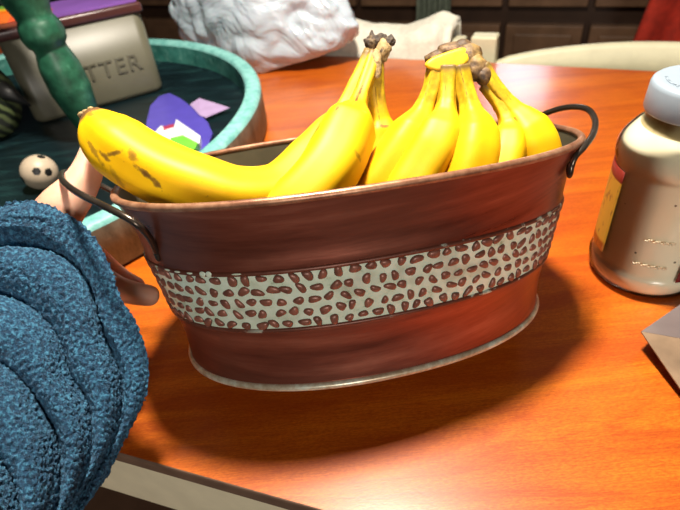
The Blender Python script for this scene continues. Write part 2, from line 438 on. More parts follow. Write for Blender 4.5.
# turned post
pb = T(96, 138, .018); ptop = pb + Vector((-.035, .004, .40))
prof = [(0, .020), (.06, .020), (.12, .025), (.19, .030), (.27, .029), (.33, .022), (.345, .028), (.37, .031), (.40, .029), (.425, .024), (.45, .027), (.50, .033), (.55, .031), (.60, .022), (.63, .028), (.67, .030), (.70, .022), (.8, .026), (.93, .02), (.97, .03), (1, .012)]
pf = interp([(a, b * .92) for a, b in prof])
bm = bmesh.new(); sweep(bm, [pb.lerp(ptop, i / 90) for i in range(91)], pf, 28); obj('turned_post', bm, M_post, tr)

# butter dish
b0, b1 = T(166, 90, .018), T(38, 126, .018)
bx = (b0 - b1); L_ = bx.length; bx.normalize(); by = Vector((-bx.y, bx.x, 0))
BH = .128
bd = empty('butter_dish', (b0 + b1) / 2 + by * .06, 'cream butter dish with embossed lettering and brown wooden lid, in the tray', 'butter dish')
MB = Matrix((bx, by, Vector((0, 0, 1)))).transposed().to_4x4(); MB.translation = b1
M_dish = simple('cream_ceramic', (.125, .118, .08), .4, var=.06)
M_lid = simple('brown_wood_lid', (.07, .024, .022), .3, var=.3, scale=15)
DW = .125
bm = bmesh.new(); bmesh.ops.create_cube(bm, size=1)
for v in bm.verts: v.co = Vector(((v.co.x + .5) * L_ , (v.co.y + .5) * DW, (v.co.z + .5) * BH))
ve = [e for e in bm.edges if abs(e.verts[0].co.z - e.verts[1].co.z) > .01]
bmesh.ops.bevel(bm, geom=ve, offset=.018, segments=8, profile=.5, affect='EDGES')
be = [e for e in bm.edges if e.verts[0].co.z < .001 and e.verts[1].co.z < .001]
bmesh.ops.bevel(bm, geom=be, offset=.010, segments=5, profile=.5, affect='EDGES')
for v in bm.verts: v.co = MB @ v.co
obj('body', bm, M_dish, bd)
bm = bmesh.new(); box(bm, (L_ / 2, DW / 2, BH + .008), (L_ + .004, DW + .006, .016), MB, .005); ld = obj('lid', bm, M_lid, bd)
cu = bpy.data.curves.new('lettering', 'FONT'); cu.body = 'BUTTER'; cu.size = .036; cu.extrude = .0005; cu.align_x = 'CENTER'; cu.space_character = 1.15; cu.bevel_depth = .0005; cu.bevel_resolution = 2
tmp = bpy.data.objects.new('lettering', cu); S.collection.objects.link(tmp)
dg = bpy.context.evaluated_depsgraph_get(); me = bpy.data.meshes.new_from_object(tmp.evaluated_get(dg)); bpy.data.objects.remove(tmp)
ML = MB @ Matrix.Translation((L_ * .54, -.0008, BH * .36)) @ Matrix.Rotation(math.pi / 2, 4, 'X'); me.transform(ML)
me.materials.clear(); me.materials.append(M_dish); lnk(bpy.data.objects.new('lettering', me), bd)
def card(name, pts, z, th, mat, label, cat, M=None, parent=None):
    bm = bmesh.new(); out = [Vector((x, y, 0)) for x, y in pts]; slab(bm, out, z, z + th)
    if M is not None:
        for v in bm.verts: v.co = M @ v.co
    o = obj(name, bm, mat, parent, smooth=False)
    return mark(o, label, cat) if label else o
M_purple = simple('purple_sheen', (.23, .10, .42), .3, var=.2, scale=10)  # purple sheen of the wooden lid, put in as a coloured layer
card('lid_sheen', [(L_ * .34, .004), (L_ - .004, .001), (L_ + .0, .12), (L_ * .40, .12)], BH + .0165, .004, M_purple, 'flat purple packet standing in for the purple sheen of the butter dish lid', 'sheet', MB)
t = NT('orange_patterned_wrapper'); v_ = t.n('ShaderNodeTexVoronoi', Scale=38); tc = t.N.new('ShaderNodeTexCoord'); t.l(tc.outputs['Object'], v_.inputs['Vector'])
sx = t.N.new('ShaderNodeSeparateColor'); t.l(v_.outputs['Color'], sx.inputs[0])
M_org = t.set(t.ramp(sx.outputs[0], [(0, (.80, .16, .01)), (.35, (.75, .45, .02)), (.6, (.12, .35, .05)), (.8, (.8, .1, .02))], 'CONSTANT'), .35)
card('snack_wrapper', [(.005, .045), (L_ * .42, .04), (L_ * .40, .12), (.0, .122)], BH + .0165, .012, M_org, 'orange, yellow and green wrapper on the left of the butter dish lid', 'wrapper', MB)

# striped round ornament
t = NT('striped_olive'); tc = t.N.new('ShaderNodeTexCoord'); wv = t.n('ShaderNodeTexWave', Scale=28, Distortion=2.5); wv.bands_direction = 'DIAGONAL'
wv.inputs['Detail Scale'].default_value = 1.2; t.l(tc.outputs['Object'], wv.inputs['Vector'])
M_strp = t.set(t.ramp(wv.outputs['Fac'], [(.40, (.006, .010, .005)), (.55, (.06, .085, .03)), (.9, (.11, .14, .055))]), .45)
oc = T(4, 136, .018); og = empty('striped_ornament', oc, 'dark olive round ornament with black curved stripes, at the left in the tray', 'ornament')
bm = bmesh.new(); bmesh.ops.create_uvsphere(bm, u_segments=48, v_segments=32, radius=1)
for v in bm.verts:
    a = math.atan2(v.co.y, v.co.x); k = 1 - .05 * abs(math.cos(4 * a)); v.co = oc + Vector((v.co.x * .046 * k, v.co.y * .046 * k, v.co.z * .060 + .060))
obj('body', bm, M_strp, og)
bm = bmesh.new(); sweep(bm, [oc + Vector((.036, -.01, .070)), oc + Vector((.050, -.012, .064)), oc + Vector((.070, -.014, .046))], interp([(0, .016), (.5, .010), (1, .001)]), 12)
obj('pointed_tip', bm, simple('black_tip', (.006, .006, .006), .5), og)
# spotted ball
bc2 = T(47, 187, .018) + Vector((0, 0, .0215)); bl = empty('wooden_ball', bc2, 'pale wooden ball with black dots in the tray beside the wrist', 'ball')
bm = bmesh.new(); bmesh.ops.create_uvsphere(bm, u_segments=40, v_segments=28, radius=.0215)
for v in bm.verts: v.co += bc2
obj('body', bm, simple('pale_wood', (.50, .40, .29), .45, var=.08), bl)
M_blk = simple('black_paint', (.008, .008, .008), .4)
vw = (Vector((0, 0, CZ)) - bc2).normalized()
for dx, dy in ((-.16, .05), (.88, .0), (-1.6, -.9), (.2, 2.2)):
    dirv = (vw + right * dx * .95 + up * dy * .8).normalized(); bm = bmesh.new()
    e1 = dirv.orthogonal().normalized(); e2 = dirv.cross(e1); R = []
    for rr in (.0051, .003, .0008):
        R.append([bc2 + (dirv * 1 + (e1 * math.cos(a * math.pi / 3) + e2 * math.sin(a * math.pi / 3)) * rr / .0215).normalized() * .0218 for a in range(6)])
    rings(bm, R, cap1=True); obj('dot', bm, M_blk, bl)

# purple petal, lilac card, small white toy with green and yellow
def patch(pix, h, th, mat, name, label, cat, lift=None):
    pts = [T(x, y, h) for x, y in pix]; bm = bmesh.new(); n = len(pts)
    z = [(lift[i] if lift else 0) for i in range(n)]
    lo = [bm.verts.new(p + Vector((0, 0, z[i]))) for i, p in enumerate(pts)]; hi = [bm.verts.new(p + Vector((0, 0, z[i] + th))) for i, p in enumerate(pts)]
    bm.faces.new(hi); bm.faces.new(lo[::-1])
    for i in range(n): bm.faces.new((lo[i], lo[(i + 1) % n], hi[(i + 1) % n], hi[i]))
    return mark(obj(name, bm, mat, smooth=False), label, cat)
patch([(148, 142), (147, 125), (151, 108), (160, 98), (170, 95), (182, 101), (196, 112), (208, 124), (213, 135), (208, 150), (190, 160), (165, 160)], .0185, .0035, simple('violet_plastic', (.085, .065, .42), .35, var=.08), 'plastic_petal', 'flat violet-blue petal-shaped piece lying in the tray', 'toy piece')
patch([(190, 105), (200, 101), (230, 110), (206, 118), (200, 116)], .0225, .001, simple('lilac_paper', (.42, .30, .52), .5, var=.1), 'folded_paper', 'small lilac folded paper beside the violet petal', 'paper', [0, .004, .003, .0, 0])
ty = empty('toy_block', T(182, 150, .022), 'small white toy block with red, yellow and green patches on the violet petal', 'toy')
def tpatch(nm, pix, z0, th, mat):
    pts = [T(x, y, z0) for x, y in pix]; bm = bmesh.new(); slab(bm, pts, .75 + z0, .75 + z0 + th); return obj(nm, bm, mat, ty, smooth=False)
tpatch('body', [(157, 138), (163, 131), (168, 134), (176, 132), (178, 125), (202, 142), (201, 150), (182, 144), (165, 148)], .0222, .009, simple('white_plastic', (.80, .80, .80), .35, var=.03))
tpatch('red_bar', [(165, 133), (176, 130), (176, 133), (166, 136)], .0222, .010, simple('red_bar', (.35, .03, .08), .4))
tpatch('green_block', [(173, 146), (185, 143), (200, 151), (198, 156), (187, 164), (176, 158)], .0222, .012, simple('lime_plastic', (.18, .60, .06), .35, var=.15))
tpatch('yellow_block', [(165, 149), (172, 146), (175, 158), (170, 156)], .0222, .011, simple('yellow_plastic', (.8, .7, .02), .35))

# ------------------------------------------------------------- metal tub
PR = [0.016957390625092234, 0.32839125042375006, -0.16732675249896728, 0.18914394429058254, 0.0652757004412959, -0.28506533229687475, 0.10375673102920586, 0.1258727144633874, 0.8531611689374051, 0.8586461630426734, 2.371890250785943, 0.3337542302777644, 0.6520215347637408, 2.1632155184330117, -0.001242482611713407, -0.0028939455937916415]
ez, ey, ex = PR[3:6]
RT = Matrix.Rotation(ez, 4, 'Z') @ Matrix.Rotation(ey, 4, 'Y') @ Matrix.Rotation(ex, 4, 'X')
MT = Matrix.Translation((PR[0], PR[1], PR[2] + CZ)) @ RT
H_, T1, T2 = PR[7], PR[11], PR[12]
def tl(th, t, off=0, dz=0):                      # local tub surface point
    n = PR[10] + (PR[13] - PR[10]) * t; q = PR[15] * t * (1 - t) * 4
    a = .16 * (1 - (1 - PR[8]) * t) + q + off; b = PR[6] * (1 - (1 - PR[9]) * t) + q + off
    c, s = math.cos(th), math.sin(th)
    x = a * math.copysign(abs(c) ** (2 / n), c); y = b * math.copysign(abs(s) ** (2 / n), s)
    return Vector((x, y, -H_ * t + PR[14] * (x / .16) ** 2 + dz))
def tw(*a, **k): return MT @ tl(*a, **k)
# evenly spaced angles
def even_angles(t, N):
    A = [2 * math.pi * i / 4000 for i in range(4001)]; P_ = [tl(a, t) for a in A]
    s = np.concatenate([[0], np.cumsum([(P_[i + 1] - P_[i]).length for i in range(4000)])])
    return [float(np.interp(s[-1] * i / N, s, A)) for i in range(N)], float(s[-1])
AN, _ = even_angles(.2, 200)
tub = empty('metal_tub', MT @ Vector((0, 0, -H_)), 'oval dark copper metal tub with a mint pebble band, holding the bananas', 'tub')
bm = bmesh.new()
wl = 0.0009
R = [[tw(a, t, o) for a in AN] for t, o in ((.0, 0), (.015, 0), (.08, -.0004), (.2, -.0012), (.29, -.0002), (T1 - .012, .0006), (T1 + .02, 0))]
rings(bm, R); R = [[tw(a, t, o) for a in AN] for t, o in ((T2 - .02, 0), (T2 + .015, .0005), (T2 + .06, -.0008), (.82, -.0015), (.93, -.0006), (.985, 0))]; rings(bm, R)
rings(bm, [[tw(a, .975, -.001 - k) for a in AN] for k in (0, .03, .06, .09)], cap1=True)
obj('tub_wall', bm, M_cop, tub)
bm = bmesh.new(); rings(bm, [[tw(a, t, -.0018) for a in AN] for t in (0, .2, .4, .6, .8, .95)] + [[tw(a, .96, -.0018 - k) for a in AN] for k in (.004, .03, .06, .09)], cap1=True)
obj('lining', bm, M_in, tub)
def bead(name, t, r, mat, off=0, sq=1.0):
    bm = bmesh.new(); R = []
    for k in range(12):
        q = 2 * math.pi * k / 12; R.append([tw(a, t, off + r * math.cos(q), dz=r * sq * math.sin(q)) for a in AN])
    R.append(R[0]); V = rings(bm, R); bmesh.ops.remove_doubles(bm, verts=bm.verts, dist=1e-6)
    return obj(name, bm, mat, tub)
bead('rolled_rim', 0, .0024, M_rim, -.0006)
bead('ridge', T1, .0016, M_bead, .0003); bead('ridge', T2, .0015, M_bead, .0001)
bead('foot_bead', 1, .0026, M_foot, -.0002)
bm = bmesh.new(); R = []
for i in range(9):
    t_ = T1 + (T2 - T1) * i / 8; R.append([tw(a, t_, .0003 + .0004 * math.sin(math.pi * i / 8)) for a in AN])
rings(bm, R); obj('mint_band', bm, M_mint, tub)
# hammered pebbles
TM = (T1 + T2) / 2; A2, per = even_angles(TM, 2000); bh = H_ * (T2 - T1) * 1.02
pts = []; NC = int(per / .0088)
for row in range(5):
    for k in range(NC):
        pts.append(((k + .5 * (row % 2) + random.uniform(-.15, .15)) * per / NC, .0046 + (bh - .0092) * row / 4 + random.uniform(-.0008, .0008)))
def bandp(s, v, o):
    t_ = T1 + (T2 - T1) * v / bh; i = (s / per % 1) * 2000; k = int(i); fr = i - k
    a0 = A2[k]; a1 = A2[(k + 1) % 2000] + (2 * math.pi if k + 1 >= 2000 else 0)
    return tw(a0 + (a1 - a0) * fr, t_, o)
bm = bmesh.new()
for s, v in pts:
    ra = random.uniform(.0026, .0039); rb = random.uniform(.0020, .0025); an = random.choice([0, 0, .3, -.4, .6, -.7]) if ra > .0037 else random.random() * 3.1
    ph = random.random() * 6; n = 14; R = []
    for rr, o in ((1.20, .0002), (1.05, .0008), (.95, .0013), (.7, .0018), (.3, .0020)):
        ring = []
        for k in range(n):
            q = 2 * math.pi * k / n; w_ = 1 + .09 * math.sin(2 * q + ph) + .09 * math.sin(3 * q + ph * 2)
            x = math.copysign(abs(math.cos(q)) ** .85, math.cos(q)) * ra * rr * w_; y = math.copysign(abs(math.sin(q)) ** .85, math.sin(q)) * rb * rr * w_
            ring.append(bandp(s + x * math.cos(an) - y * math.sin(an), min(max(v + x * math.sin(an) + y * math.cos(an), .0008), bh - .0006), o))
        R.append(ring)
    V = rings(bm, R, cap1=True)
    for vv in V[0] + V[1]:
        for f in vv.link_faces:
            if all(x in V[0] or x in V[1] for x in f.verts): f.material_index = 1
obj('pebble_pattern', bm, [M_peb, M_pebd], tub)
bm = bmesh.new()
for px, py, sx_, sy_ in ((203, 266, .0022, .0018), (209, 265, .0020, .0020), (160, 259, .0016, .0008), (169, 264, .0026, .0008), (178, 267, .0024, .0007), (190, 269, .0022, .0007), (236, 270, .0030, .0006)):
    best = min(((math.radians(a_ / 4), T1) for a_ in range(720, 1100)), key=lambda q_: (lambda l: (l.x / l.z - px) ** 2 + (l.y / l.z - py) ** 2)(
        (lambda w_: Vector(((lambda v: F * v.dot(right) + 340 * v.dot(f0))(w_), (lambda v: -F * v.dot(up) + 255 * v.dot(f0))(w_), w_.dot(f0))))(tw(q_[0], q_[1], .0018) - Vector((0, 0, CZ)))))
    b2 = bmesh.new(); bmesh.ops.create_icosphere(b2, subdivisions=2, radius=1)
    c_ = tw(best[0], T1 - .004, .0016); nn_ = (tw(best[0], T1, .01) - tw(best[0], T1, 0)).normalized(); tt_ = (tw(best[0] + .02, T1) - tw(best[0], T1)).normalized(); uu_ = nn_.cross(tt_)
    for v in b2.verts: v.co = c_ + tt_ * v.co.x * sx_ + uu_ * v.co.y * sy_ + nn_ * v.co.z * .0005
    mm_ = bpy.data.meshes.new('t'); b2.to_mesh(mm_); b2.free(); bm.from_mesh(mm_); bpy.data.meshes.remove(mm_)
obj('paint_flakes', bm, M_mint, tub)
# handles
def to_local(px, py, d): return MT.inverted() @ at(px, py, d=d)
def handle(path, name='handle'):
    bm = bmesh.new(); sweep(bm, catmull(path, 60), .0021, 12); return obj(name, bm, M_wire, tub)
def lug(p, tdir, parent):
    bm = bmesh.new(); bmesh.ops.create_uvsphere(bm, u_segments=14, v_segments=10, radius=1)
    for v in bm.verts: v.co = p + MT.to_3x3() @ Vector((v.co.x * .0022, v.co.y * .0026, v.co.z * .0055))
    obj('handle_lug', bm, M_wire, parent)
lp = [at(157, 253, d=.303), at(149, 237, d=.288), at(134, 222, d=.278), at(104, 206, d=.283), at(80, 194, d=.294), at(66, 184, d=.308), at(62, 177, d=.326), at(66, 172, d=.352), at(85, 178, d=.375), at(120, 195, d=.386), at(150, 212, d=.388), at(160, 224, d=.384)]
h1 = handle(lp); lug(lp[0], 0, h1); lug(lp[-1], 0, h1)
rp = [at(570, 170, d=.322), at(575, 157, d=.320), at(584, 147, d=.322), at(593, 134, d=.332), at(595, 120, d=.345), at(587, 109, d=.357), at(570, 107, d=.370), at(552, 111, d=.384), at(538, 118, d=.394), at(534, 128, d=.40), at(534, 140, d=.402)]
h2 = handle(rp); lug(rp[0], 0, h2); lug(rp[-1], 0, h2)

# ------------------------------------------------------------- bananas
def banana(parent, pts, rmax, mat, prof=None, seed=0, rot=0, nm='banana', flat=.05):
    path = catmull([at(x, y, d=d) for x, y, d in pts], 90)
    L = prof or [(0, .10), (.012, .30), (.04, .42), (.10, .66), (.2, .87), (.35, 1), (.52, 1), (.64, .93), (.72, .72), (.78, .48), (.84, .40), (.94, .38), (1, .42)]
    pf = interp(L)
    xs = np.linspace(0, 1, 300); ys = np.array([pf(x) for x in xs]); k = np.ones(9) / 9; ys2 = np.convolve(np.pad(ys, 4, mode='edge'), k, 'valid')
    ys2[:4] = ys[:4]
    def rad(u): return rmax * float(np.interp(u, xs, ys2))
    def sec(q, u): return 1 + flat * math.cos(5 * (q + rot)) * (1 if u < .75 else 1.5) + .015 * noise.noise(Vector((math.cos(q) * 2, math.sin(q) * 2, u * 9 + seed)))
    bm = bmesh.new(); sweep(bm, path, rad, 40, sec, ref=(0, -.5, 1)); return obj(nm, bm, mat, parent)
def lump(name, parts, mat, parent, amp=.25, fr=90, seed=0):
    bm = bmesh.new()
    for (px, py, d, rx, ry, rz) in parts:
        b2 = bmesh.new(); bmesh.ops.create_icosphere(b2, subdivisions=4, radius=1); c = at(px, py, d=d)
        for v in b2.verts:
            n_ = v.co.normalized(); o = right * n_.x * rx + up * n_.y * ry - f0 * n_.z * rz
            v.co = c + o * (1 + amp * noise.noise((c + o) * fr + Vector((seed, 0, 0))) + amp * .5 * noise.noise((c + o) * fr * 3))
        tmpm = bpy.data.meshes.new('t'); b2.to_mesh(tmpm); b2.free(); bm.from_mesh(tmpm); bpy.data.meshes.remove(tmpm)
    return obj(name, bm, mat, parent)
M_ba = banana_mat('bruised_banana_peel', 1, [(136, 165, 162, 189, .297, 1.6, .95), (128, 151, 141, 163, .297, 2.2, .75), (104, 156, 125, 152, .300, 1.3, .9), (98, 150, 112, 163, .302, 1.5, .9), (88, 140, 104, 165, .305, 1.4, .7), (96, 118, 88, 112, .31, 1.8, .7), (108, 165, 122, 190, .30, 1.5, .45), (140, 195, 170, 203, .297, 1.6, .35)], .55)
M_bb = banana_mat('banana_peel', 3, [(333, 118, 341, 107, .335, 1.6, .9), (351, 118, 363, 84, .352, 1.1, 1), (300, 150, 330, 124, .34, .8, .7), (355, 150, 362, 160, .315, 1.2, .5)])  # long neck streak paints in the dark gap between the two bananas
M_bd = banana_mat('spotted_banana_peel', 8, [(498, 86, 512, 106, .33, 1.1, .8), (516, 112, 520, 119, .33, 1.2, .8), (508, 146, 516, 152, .33, 1.5, .3)])
M_bc = banana_mat('banana_peel_olive', 5, [(374, 126, 390, 127, .37, 1.6, .9)], .5, .9)
b1_ = empty('banana_bunch', at(330, 200, d=.33), 'bunch of three bananas, one long banana leaning over the left end of the tub', 'bananas')
banana(b1_, [(90, 114, .320), (107, 136, .320), (128, 154, .318), (160, 173, .316), (200, 189, .316), (240, 200, .322), (280, 194, .335), (312, 163, .350), (335, 128, .360), (346, 108, .364), (358, 82, .366), (372, 54, .368)], .0203, M_ba, prof=[(0, .32), (.015, .42), (.04, .62), (.08, .82), (.15, .97), (.35, 1), (.52, 1), (.64, .93), (.71, .70), (.77, .42), (.84, .34), (.94, .30), (1, .34)])
lump('blossom_end', [(84, 116, .318, .0030, .0022, .004), (88, 113, .318, .0030, .0022, .004), (92, 110, .319, .0022, .0018, .004)], M_stump, b1_, .3, 200)
banana(b1_, [(200, 262, .320), (228, 247, .322), (268, 226, .322), (305, 197, .324), (329, 168, .330), (344, 138, .340), (353, 118, .348), (360, 98, .355), (368, 75, .362), (375, 55, .366)], .0195, M_bb, prof=[(0, .1), (.02, .35), (.12, .75), (.3, 1), (.5, 1.04), (.62, .98), (.68, .68), (.73, .38), (.8, .29), (1, .32)], rot=.4)
banana(b1_, [(300, 272, .385), (330, 245, .384), (356, 212, .382), (374, 180, .382), (381, 152, .382), (380, 128, .380), (377, 108, .376), (375, 88, .372), (375, 60, .368)], .0135, M_bc, prof=[(0, .1), (.02, .35), (.12, .8), (.3, 1.1), (.5, 1.1), (.62, .96), (.68, .66), (.75, .56), (1, .5)])
lump('crown', [(373, 42, .368, .0060, .0062, .005), (372, 35, .368, .002, .004, .002), (390, 42, .366, .0045, .0045, .004), (381, 39, .37, .0050, .004, .004)], M_crown, b1_, .45, 160)
lump('stump', [(384, 50, .364, .0050, .0075, .0045), (376, 64, .362, .0042, .0100, .004)], M_stump, b1_, .3, 150, 3)

b2_ = empty('banana_bunch', at(450, 180, d=.36), 'bunch of five bananas standing at the right of the tub with a broad cut crown', 'bananas')
PF = [(0, .1), (.02, .35), (.12, .78), (.3, 1), (.48, 1), (.58, .90), (.65, .68), (.71, .46), (.78, .36), (.9, .34), (1, .40)]
banana(b2_, [(450, 232, .40), (458, 205, .392), (462, 178, .386), (462, 152, .380), (460, 132, .374), (459, 115, .369), (458, 97, .364), (458, 74, .354)], .0165, M_bc, prof=PF)
banana(b2_, [(330, 252, .36), (350, 225, .354), (372, 197, .350), (392, 168, .348), (408, 143, .348), (418, 124, .348), (425, 106, .347), (431, 90, .346), (437, 68, .345)], .0170, M_bb, prof=PF, rot=.2)
banana(b2_, [(365, 258, .35), (382, 230, .342), (402, 200, .338), (421, 170, .338), (435, 145, .338), (443, 124, .340), (446, 106, .341), (447, 90, .342), (448, 68, .342)], .0172, M_bb, prof=PF, rot=.5, seed=4)
banana(b2_, [(440, 262, .352), (450, 232, .344), (460, 200, .338), (468, 172, .336), (473, 147, .337), (474, 127, .339), (470, 108, .341), (465, 90, .342), (459, 68, .342)], .0178, M_bb, prof=PF, rot=.1, seed=6)
banana(b2_, [(520, 245, .362), (528, 215, .354), (535, 188, .350), (537, 163, .348), (531, 140, .346), (522, 123, .346), (509, 106, .346), (496, 90, .345), (480, 68, .344)], .0168, M_bd, prof=PF, rot=.3, seed=8)
banana(b2_, [(478, 258, .345), (486, 230, .338), (496, 200, .335), (503, 172, .336), (508, 150, .339), (509, 132, .343), (506, 118, .344), (499, 104, .345), (486, 84, .346)], .0130, M_bb, prof=PF, rot=.8, seed=9)
# crown: lumpy dry cap, with the cut yellow stem in front
lump('crown', [(441, 59, .350, .0115, .0060, .006), (453, 53, .349, .0115, .0075, .007), (463, 48, .347, .0065, .0058, .006), (468, 58, .345, .0095, .0105, .007), (476, 68, .342, .0068, .0090, .006), (483, 76, .341, .0050, .0060, .005), (449, 72, .347, .0150, .0042, .006), (466, 73, .344, .0105, .0055, .006)], M_crown2, b2_, .16, 130, 7)
bm = bmesh.new(); pix = [(421, 66), (429, 58), (443, 53), (458, 48), (467, 46), (472, 52), (472, 60), (462, 68), (447, 72), (432, 71)]
fr_ = [at(x, y, d=.3385) for x, y in pix]; bk = [at(x, y, d=.348) for x, y in pix]; c_ = at(449, 60, d=.336)
mid = [c_.lerp(p, .8) for p in fr_]; R = [bk, fr_, mid]; rings(bm, R, cap0=True, cap1=True)
ys = obj('cut_stem', bm, M_ystem, b2_); ys.modifiers.new('s', 'SUBSURF').levels = 2; ys.modifiers['s'].render_levels = 2

# ------------------------------------------------------------- jar
jc = Vector((.268, .337, .75)); JN = 96
jr = empty('glass_jar', jc, 'large jar of creamy dressing with white lid at the right on the table', 'jar')
def lathe(prof, c=jc, n=JN, sq=0):
    return [[(c.x + r * math.cos(2 * math.pi * k / n), c.y + r * math.sin(2 * math.pi * k / n), c.z + z) for k in range(n)] for z, r in prof]
def smoothp(P, n=60): return [(p[0], p[1]) for p in catmull([(a, b, 0) for a, b in P], n)]
outer = [(.0006, .030), (.0010, .038), (.0040, .0422), (.010, .0445), (.017, .0455), (.023, .0440), (.030, .0440), (.070, .0440), (.100, .0440), (.108, .0440), (.113, .0453), (.119, .0455), (.127, .0437), (.136, .0380), (.142, .0330), (.147, .0315), (.166, .0315)]
t = NT('clear_jar_shell')
out = t.N['Material Output']; tr_ = t.n('ShaderNodeBsdfTransparent'); tr_.inputs[0].default_value = (.985, .985, .97, 1); gl = t.n('ShaderNodeBsdfGlossy', Roughness=.08)
fz = t.n('ShaderNodeFresnel', IOR=1.3); mx = t.n('ShaderNodeMixShader'); t.l(fz.outputs[0], mx.inputs[0]); t.l(tr_.outputs[0], mx.inputs[1]); t.l(gl.outputs[0], mx.inputs[2]); t.l(mx.outputs[0], out.inputs[0]); M_glass = t.m
bm = bmesh.new(); rings(bm, lathe(smoothp(outer)), cap0=True); obj('jar_shell', bm, M_glass, jr)
t = NT('creamy_dressing')
n1 = t.noise(14, 4); tc = t.N.new('ShaderNodeTexCoord'); vo = t.n('ShaderNodeTexVoronoi', Scale=75); t.l(tc.outputs['Object'], vo.inputs['Vector'])
c = t.ramp(n1, [(.3, (.80, .73, .53)), (.7, (.88, .83, .64))])
c = t.mix(t.ramp(vo.outputs['Distance'], [(.06, (1,) * 3), (.085, (0,) * 3)]), c, (.08, .07, .03))
M_dress = t.set(c, .3, 0, Coat_Weight=.4, Coat_Roughness=.1)
bm = bmesh.new(); rings(bm, lathe([(z + .001 if z < .02 else z, max(r - .0022, .001)) for z, r in smoothp([(a, b) for a, b in outer if a < .145] )]), cap0=True, cap1=True)
obj('dressing', bm, M_dress, jr)
t = NT('jar_neck_residue'); n1 = t.noise(60, 3)
bm = bmesh.new(); rings(bm, lathe([(.138, .0340), (.145, .0300), (.158, .0300)])); obj('neck_residue', bm, t.set(t.ramp(n1, [(.3, (.40, .32, .16)), (.7, (.52, .44, .26))]), .4), jr)
M_lidw = simple('pale_blue_white_plastic', (.31, .375, .44), .4, var=.04)
bm = bmesh.new(); R = lathe([(.150, .0320), (.150, .0342), (.1515, .0348), (.168, .0344), (.1705, .0336), (.172, .0318), (.1715, .0306), (.1723, .0292), (.172, .0282)], n=180)
rings(bm, R, cap1=True); lid = obj('lid', bm, M_lidw, jr)
# raised marks round the lid and a small stamp on its side
bm = bmesh.new()
for k in range(26):
    a = math.radians(150 + k * 6); 
    if k % 9 == 8: continue
    M = Matrix.Translation(jc + Vector((math.cos(a) * .0250, math.sin(a) * .0250, .1722))) @ Matrix.Rotation(a, 4, 'Z')
    box(bm, (0, 0, 0), (.0022, .0010 + .0008 * (k % 3), .0006), M)
obj('raised_marks', bm, M_lidw, lid, smooth=False)
def text_on(body, size, M, mat, parent, name):
    cu = bpy.data.curves.new(name, 'FONT'); cu.body = body; cu.size = size; cu.extrude = .00015; cu.align_x = 'CENTER'
    o = bpy.data.objects.new(name, cu); S.collection.objects.link(o); dg = bpy.context.evaluated_depsgraph_get()
    me = bpy.data.meshes.new_from_object(o.evaluated_get(dg)); bpy.data.objects.remove(o); me.transform(M); me.materials.clear(); me.materials.append(mat)
    return lnk(bpy.data.objects.new(name, me), parent)
def on_cyl(a, z, r, c=jc):
    n_ = Vector((math.cos(a), math.sin(a), 0)); tx_ = Vector((-math.sin(a), math.cos(a), 0))
    M = Matrix((tx_, Vector((0, 0, 1)), n_)).transposed().to_4x4(); M.translation = c + n_ * r + Vector((0, 0, z)); return M
M_ink = simple('grey_ink', (.08, .08, .09), .5)
text_on('2/9', .0055, on_cyl(math.radians(238), .1570, .0349), M_ink, lid, 'stamped_date')
# label on the left of the jar, label edge at the right
t = NT('printed_label'); tc = t.N.new('ShaderNodeTexCoord'); uv = t.N.new('ShaderNodeSeparateXYZ'); t.l(tc.outputs['UV'], uv.inputs[0])
n1 = t.noise(260, 2, coord='Object', stretch=(1, 1, .35))
c = t.mix(t.ramp(n1, [(.60, (0,) * 3), (.64, (.8,) * 3)]), (.60, .33, .035), (.25, .10, .03))
c = t.mix(t.ramp(uv.outputs[0], [(.86, (0,) * 3), (.87, (1,) * 3)]), c, (.19, .018, .010))
M_lab = t.set(c, .4)
def labelstrip(a0, a1, z0, z1, mat, name, lab):
    bm = bmesh.new(); R = []
    for i in range(9):
        z = z0 + (z1 - z0) * i / 8
        R.append([jc + Vector((math.cos(a) * .0444, math.sin(a) * .0444, z)) for a in [math.radians(a0 + (a1 - a0) * j / 24) for j in range(25)]])
    rings(bm, R, close=False, uvs=lambda i, j: (i / 8, j / 24)); o = obj(name, bm, mat, jr)
    md = o.modifiers.new('t', 'SOLIDIFY'); md.thickness = .0003
    o['label'] = lab
labelstrip(100, 187, .030, .107, M_lab, 'label', 'yellow label with dark red top')
labelstrip(268, 330, .022, .045, simple('dark_red_print', (.16, .012, .012), .4), 'back_label', 'dark red and white label at the right')
# embossed wording stand-ins: worn raised ridges moulded in the glass
M_mould = simple('moulded_plastic', (.72, .64, .44), .25, var=.03)
for a0, z0, n in ((228, .060, 12), (224, .036, 14)):
    bm = bmesh.new()
    for k in range(n):
        a = math.radians(a0 + k * 2.3); M = on_cyl(a, z0 + .0006 * ((k * 7) % 3), .0441); box(bm, (0, 0, 0), (.0013 if k % 4 else .0020, (.0012, .0026, .0019)[k % 3], .0007), M, .0003)
    obj('moulded_marks', bm, M_mould, jr)

